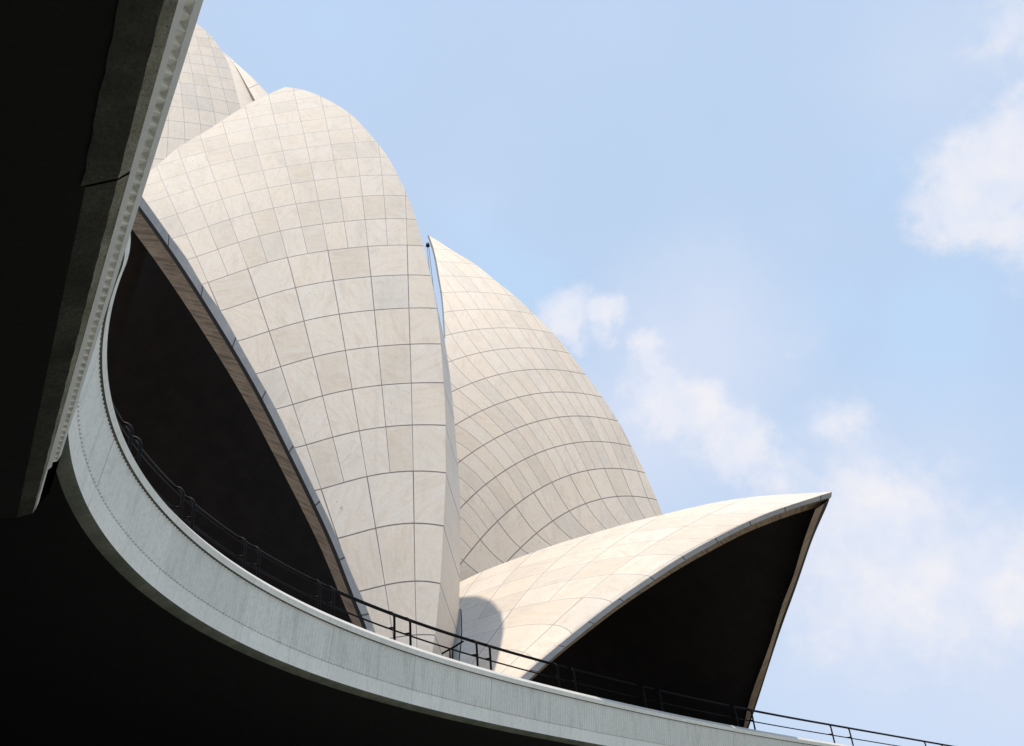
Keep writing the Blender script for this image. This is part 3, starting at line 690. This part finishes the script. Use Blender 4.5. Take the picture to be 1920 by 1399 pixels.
# ------------------------------------------------------------------ overhead walkway edge, near left
beam = empty("overhead_walkway", (-1.5, 3, CAM[2]+3.4))
tag(beam, "dark concrete walkway slab passing overhead with a ribbed edge", "walkway")
def bline(pts, h):
    q = at_z(np.array(pts, float), h)[:, :2]; k = np.polyfit(q[:, 1], q[:, 0], 1)
    return lambda y: np.c_[np.polyval(k, y), y, np.full(len(np.atleast_1d(y)), CAM[2]+h)]
b_right = bline([(379,0),(343,113),(309,223),(268,371),(237,480),(180,660),(127,809),(110,857)], 3.5)
b_plr = bline([(365,0),(331,113),(297.5,223),(258,371),(228,480),(172,660),(121,805)], 3.455)
b_pll = bline([(348,0),(314,113),(282,223),(244,371),(213,480),(160,660),(113,812)], 3.41)
b_lt = bline([(338,0),(250,270),(204,480),(110,816),(72,920)], 3.375)
b_ol = bline([(310,0),(220,335),(182,480),(100,816)], 3.33)
b_dk = bline([(223,0),(156,316),(130,480),(57,816),(34,935)], 3.30)
def y_end(f, px):
    y = np.linspace(1, 9, 4000); q = px_of(f(y)); return y[np.argmin(np.hypot(*(q-np.array(px)).T))]
yA, yB = y_end(b_right, (112, 853)), y_end(b_lt, (58, 955))
ys = np.linspace(-3.0, yA, 240)
def band(name, f, g, y, mat, smooth=False, y2=None):
    return strip(name, f(y), g(y if y2 is None else y2), mat, beam, None, smooth)
band("cap_band", b_right, b_plr, ys, M_fascia)
BR = 0.080; nb = int((yA+3)/BR/.86); yr = np.linspace(-3.0, yA, nb*4+1)
ph = (np.arange(len(yr)) % 4)/4.0
A_ = b_plr(yr); B_ = b_pll(yr)
rec = np.array([0.0, .010, .022, .036])[(np.arange(len(yr)) % 4)]
nrm = np.array([-.62, -.38, .68])                       # into the concrete
slant = np.array([0.0, -.06, 0])
m1 = A_*.93+B_*.07+nrm*rec[:, None]; m2 = A_*.07+B_*.93+nrm*(rec*.8)[:, None]+slant
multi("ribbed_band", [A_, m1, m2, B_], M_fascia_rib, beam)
band("lower_band", b_pll, b_lt, ys, M_fascia)
ys2 = np.linspace(yA, yB, 30)
strip("lower_band", b_pll(ys2)+np.array([-.02, 0, .01]), b_lt(ys2), M_fascia, beam, None, False)
yc = y_end(b_ol, (220, 338))
for y0, y1_, dz in ((-3.0, yc-.012, 0.0), (yc+.012, yB-.02, .012)):
    y_ = np.linspace(y0, y1_, 120); dzv = np.array([0, 0, dz])
    wob = np.c_[.0016*np.sin(y_*31)+.001*np.sin(y_*83), 0*y_, 0*y_]
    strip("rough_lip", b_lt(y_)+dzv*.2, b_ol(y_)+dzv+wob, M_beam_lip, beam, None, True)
    wob2 = np.c_[.003*np.sin(y_*11)+.003*np.sin(y_*37+1)+.002*np.sin(y_*97), 0*y_, 0*y_]
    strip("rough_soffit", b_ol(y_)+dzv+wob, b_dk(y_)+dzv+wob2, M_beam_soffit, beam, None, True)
yv = np.linspace(-3, yB-.02, 60)
dk = b_dk(yv); lf = dk.copy(); lf[:, 0] = -16; lf[:, 2] += .03
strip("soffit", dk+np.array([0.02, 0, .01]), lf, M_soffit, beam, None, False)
rt = b_right(yv); rt[:, 2] += .02; tl = rt.copy(); tl[:, 0] = -16; tl[:, 2] = CAM[2]+3.62; rt[:, 2] = CAM[2]+3.6
rb = b_right(yv)
multi("slab_top", [rb, rt, tl], M_soffit, beam)
e0 = [b_right(np.array([yB-.02]))[0], b_lt(np.array([yB-.02]))[0], b_dk(np.array([yB-.02]))[0], (-16, yB-.02, CAM[2]+3.3), (-16, yB-.02, CAM[2]+3.62), (b_right(np.array([yB-.02]))[0][0], yB-.02, CAM[2]+3.6)]
mesh_from("end_face", e0, [tuple(range(6))], M_soffit, beam, smooth=False)

# ------------------------------------------------------------------ small fittings
def lathe(name, prof, mat, parent, at_, seg=14, axis=None):
    V, F_ = [], []
    for (r, z) in prof:
        for k in range(seg):
            a = 2*math.pi*k/seg; V.append((at_[0]+r*math.cos(a), at_[1]+r*math.sin(a), at_[2]+z))
    for i in range(len(prof)-1):
        for k in range(seg): F_.append((i*seg+k, i*seg+(k+1) % seg, (i+1)*seg+(k+1) % seg, (i+1)*seg+k))
    return mesh_from(name, V, F_, mat, parent)
lp = at([(802, 459)], D_back([(806, 459)])-.1)[0]
lamp = empty("floodlight", lp); tag(lamp, "tiny black floodlight hung beside the tip of the tall back petal", "floodlight")
lathe("housing", [(.02, .14), (.07, .12), (.10, .02), (.12, -.10), (.10, -.10), (0.0, -.08)], M_black, lamp, lp)
for dx, (u, v) in ((-.03, (811, 600)), (.05, (815, 560))):
    q = at([(u, v)], D_back([(830, v)])+.4)[0]
    tube_mesh("cable", poly([lp+np.array([dx, 0, -.05]), (lp+q)/2+np.array([.02, 0, 0]), q], 8), .012, M_metal, lamp, 6)
# glazed slit with dark frame between the front petal and the canopy
sl_l = spline([(861,1142),(857.5,1170),(853,1200),(849,1232),(846,1258)], 20); sl_r = spline([(862.5,1142),(864,1170),(863.5,1200),(860,1232),(857,1258)], 20)
gz = empty("glazed_slit", at([(856, 1220)], 25.0)[0]); tag(gz, "narrow pale glazed slit between the front petal and the canopy", "window")
strip("pane", at(sl_l+np.array([-6, 0]), 25.1), at(sl_r, 24.75), M_glass, gz)
tube_mesh("frame", at(sl_r+np.array([1.5, 0]), 24.7), .014, M_metal, gz)
hr = empty("handrail", at([(845, 1212)], 22.6)[0]); tag(hr, "short black handrail sloping up behind the balcony railing near the slit", "handrail")
tube_mesh("rail", at(poly([(828, 1226), (850, 1214), (869, 1202)], 10), 22.6), .022, M_metal, hr)
for u, v in ((843.5, 1218), (848.5, 1215)):
    tube_mesh("post", at([(u, v), (u+.5, v+22)], 22.6), .016, M_metal, hr)
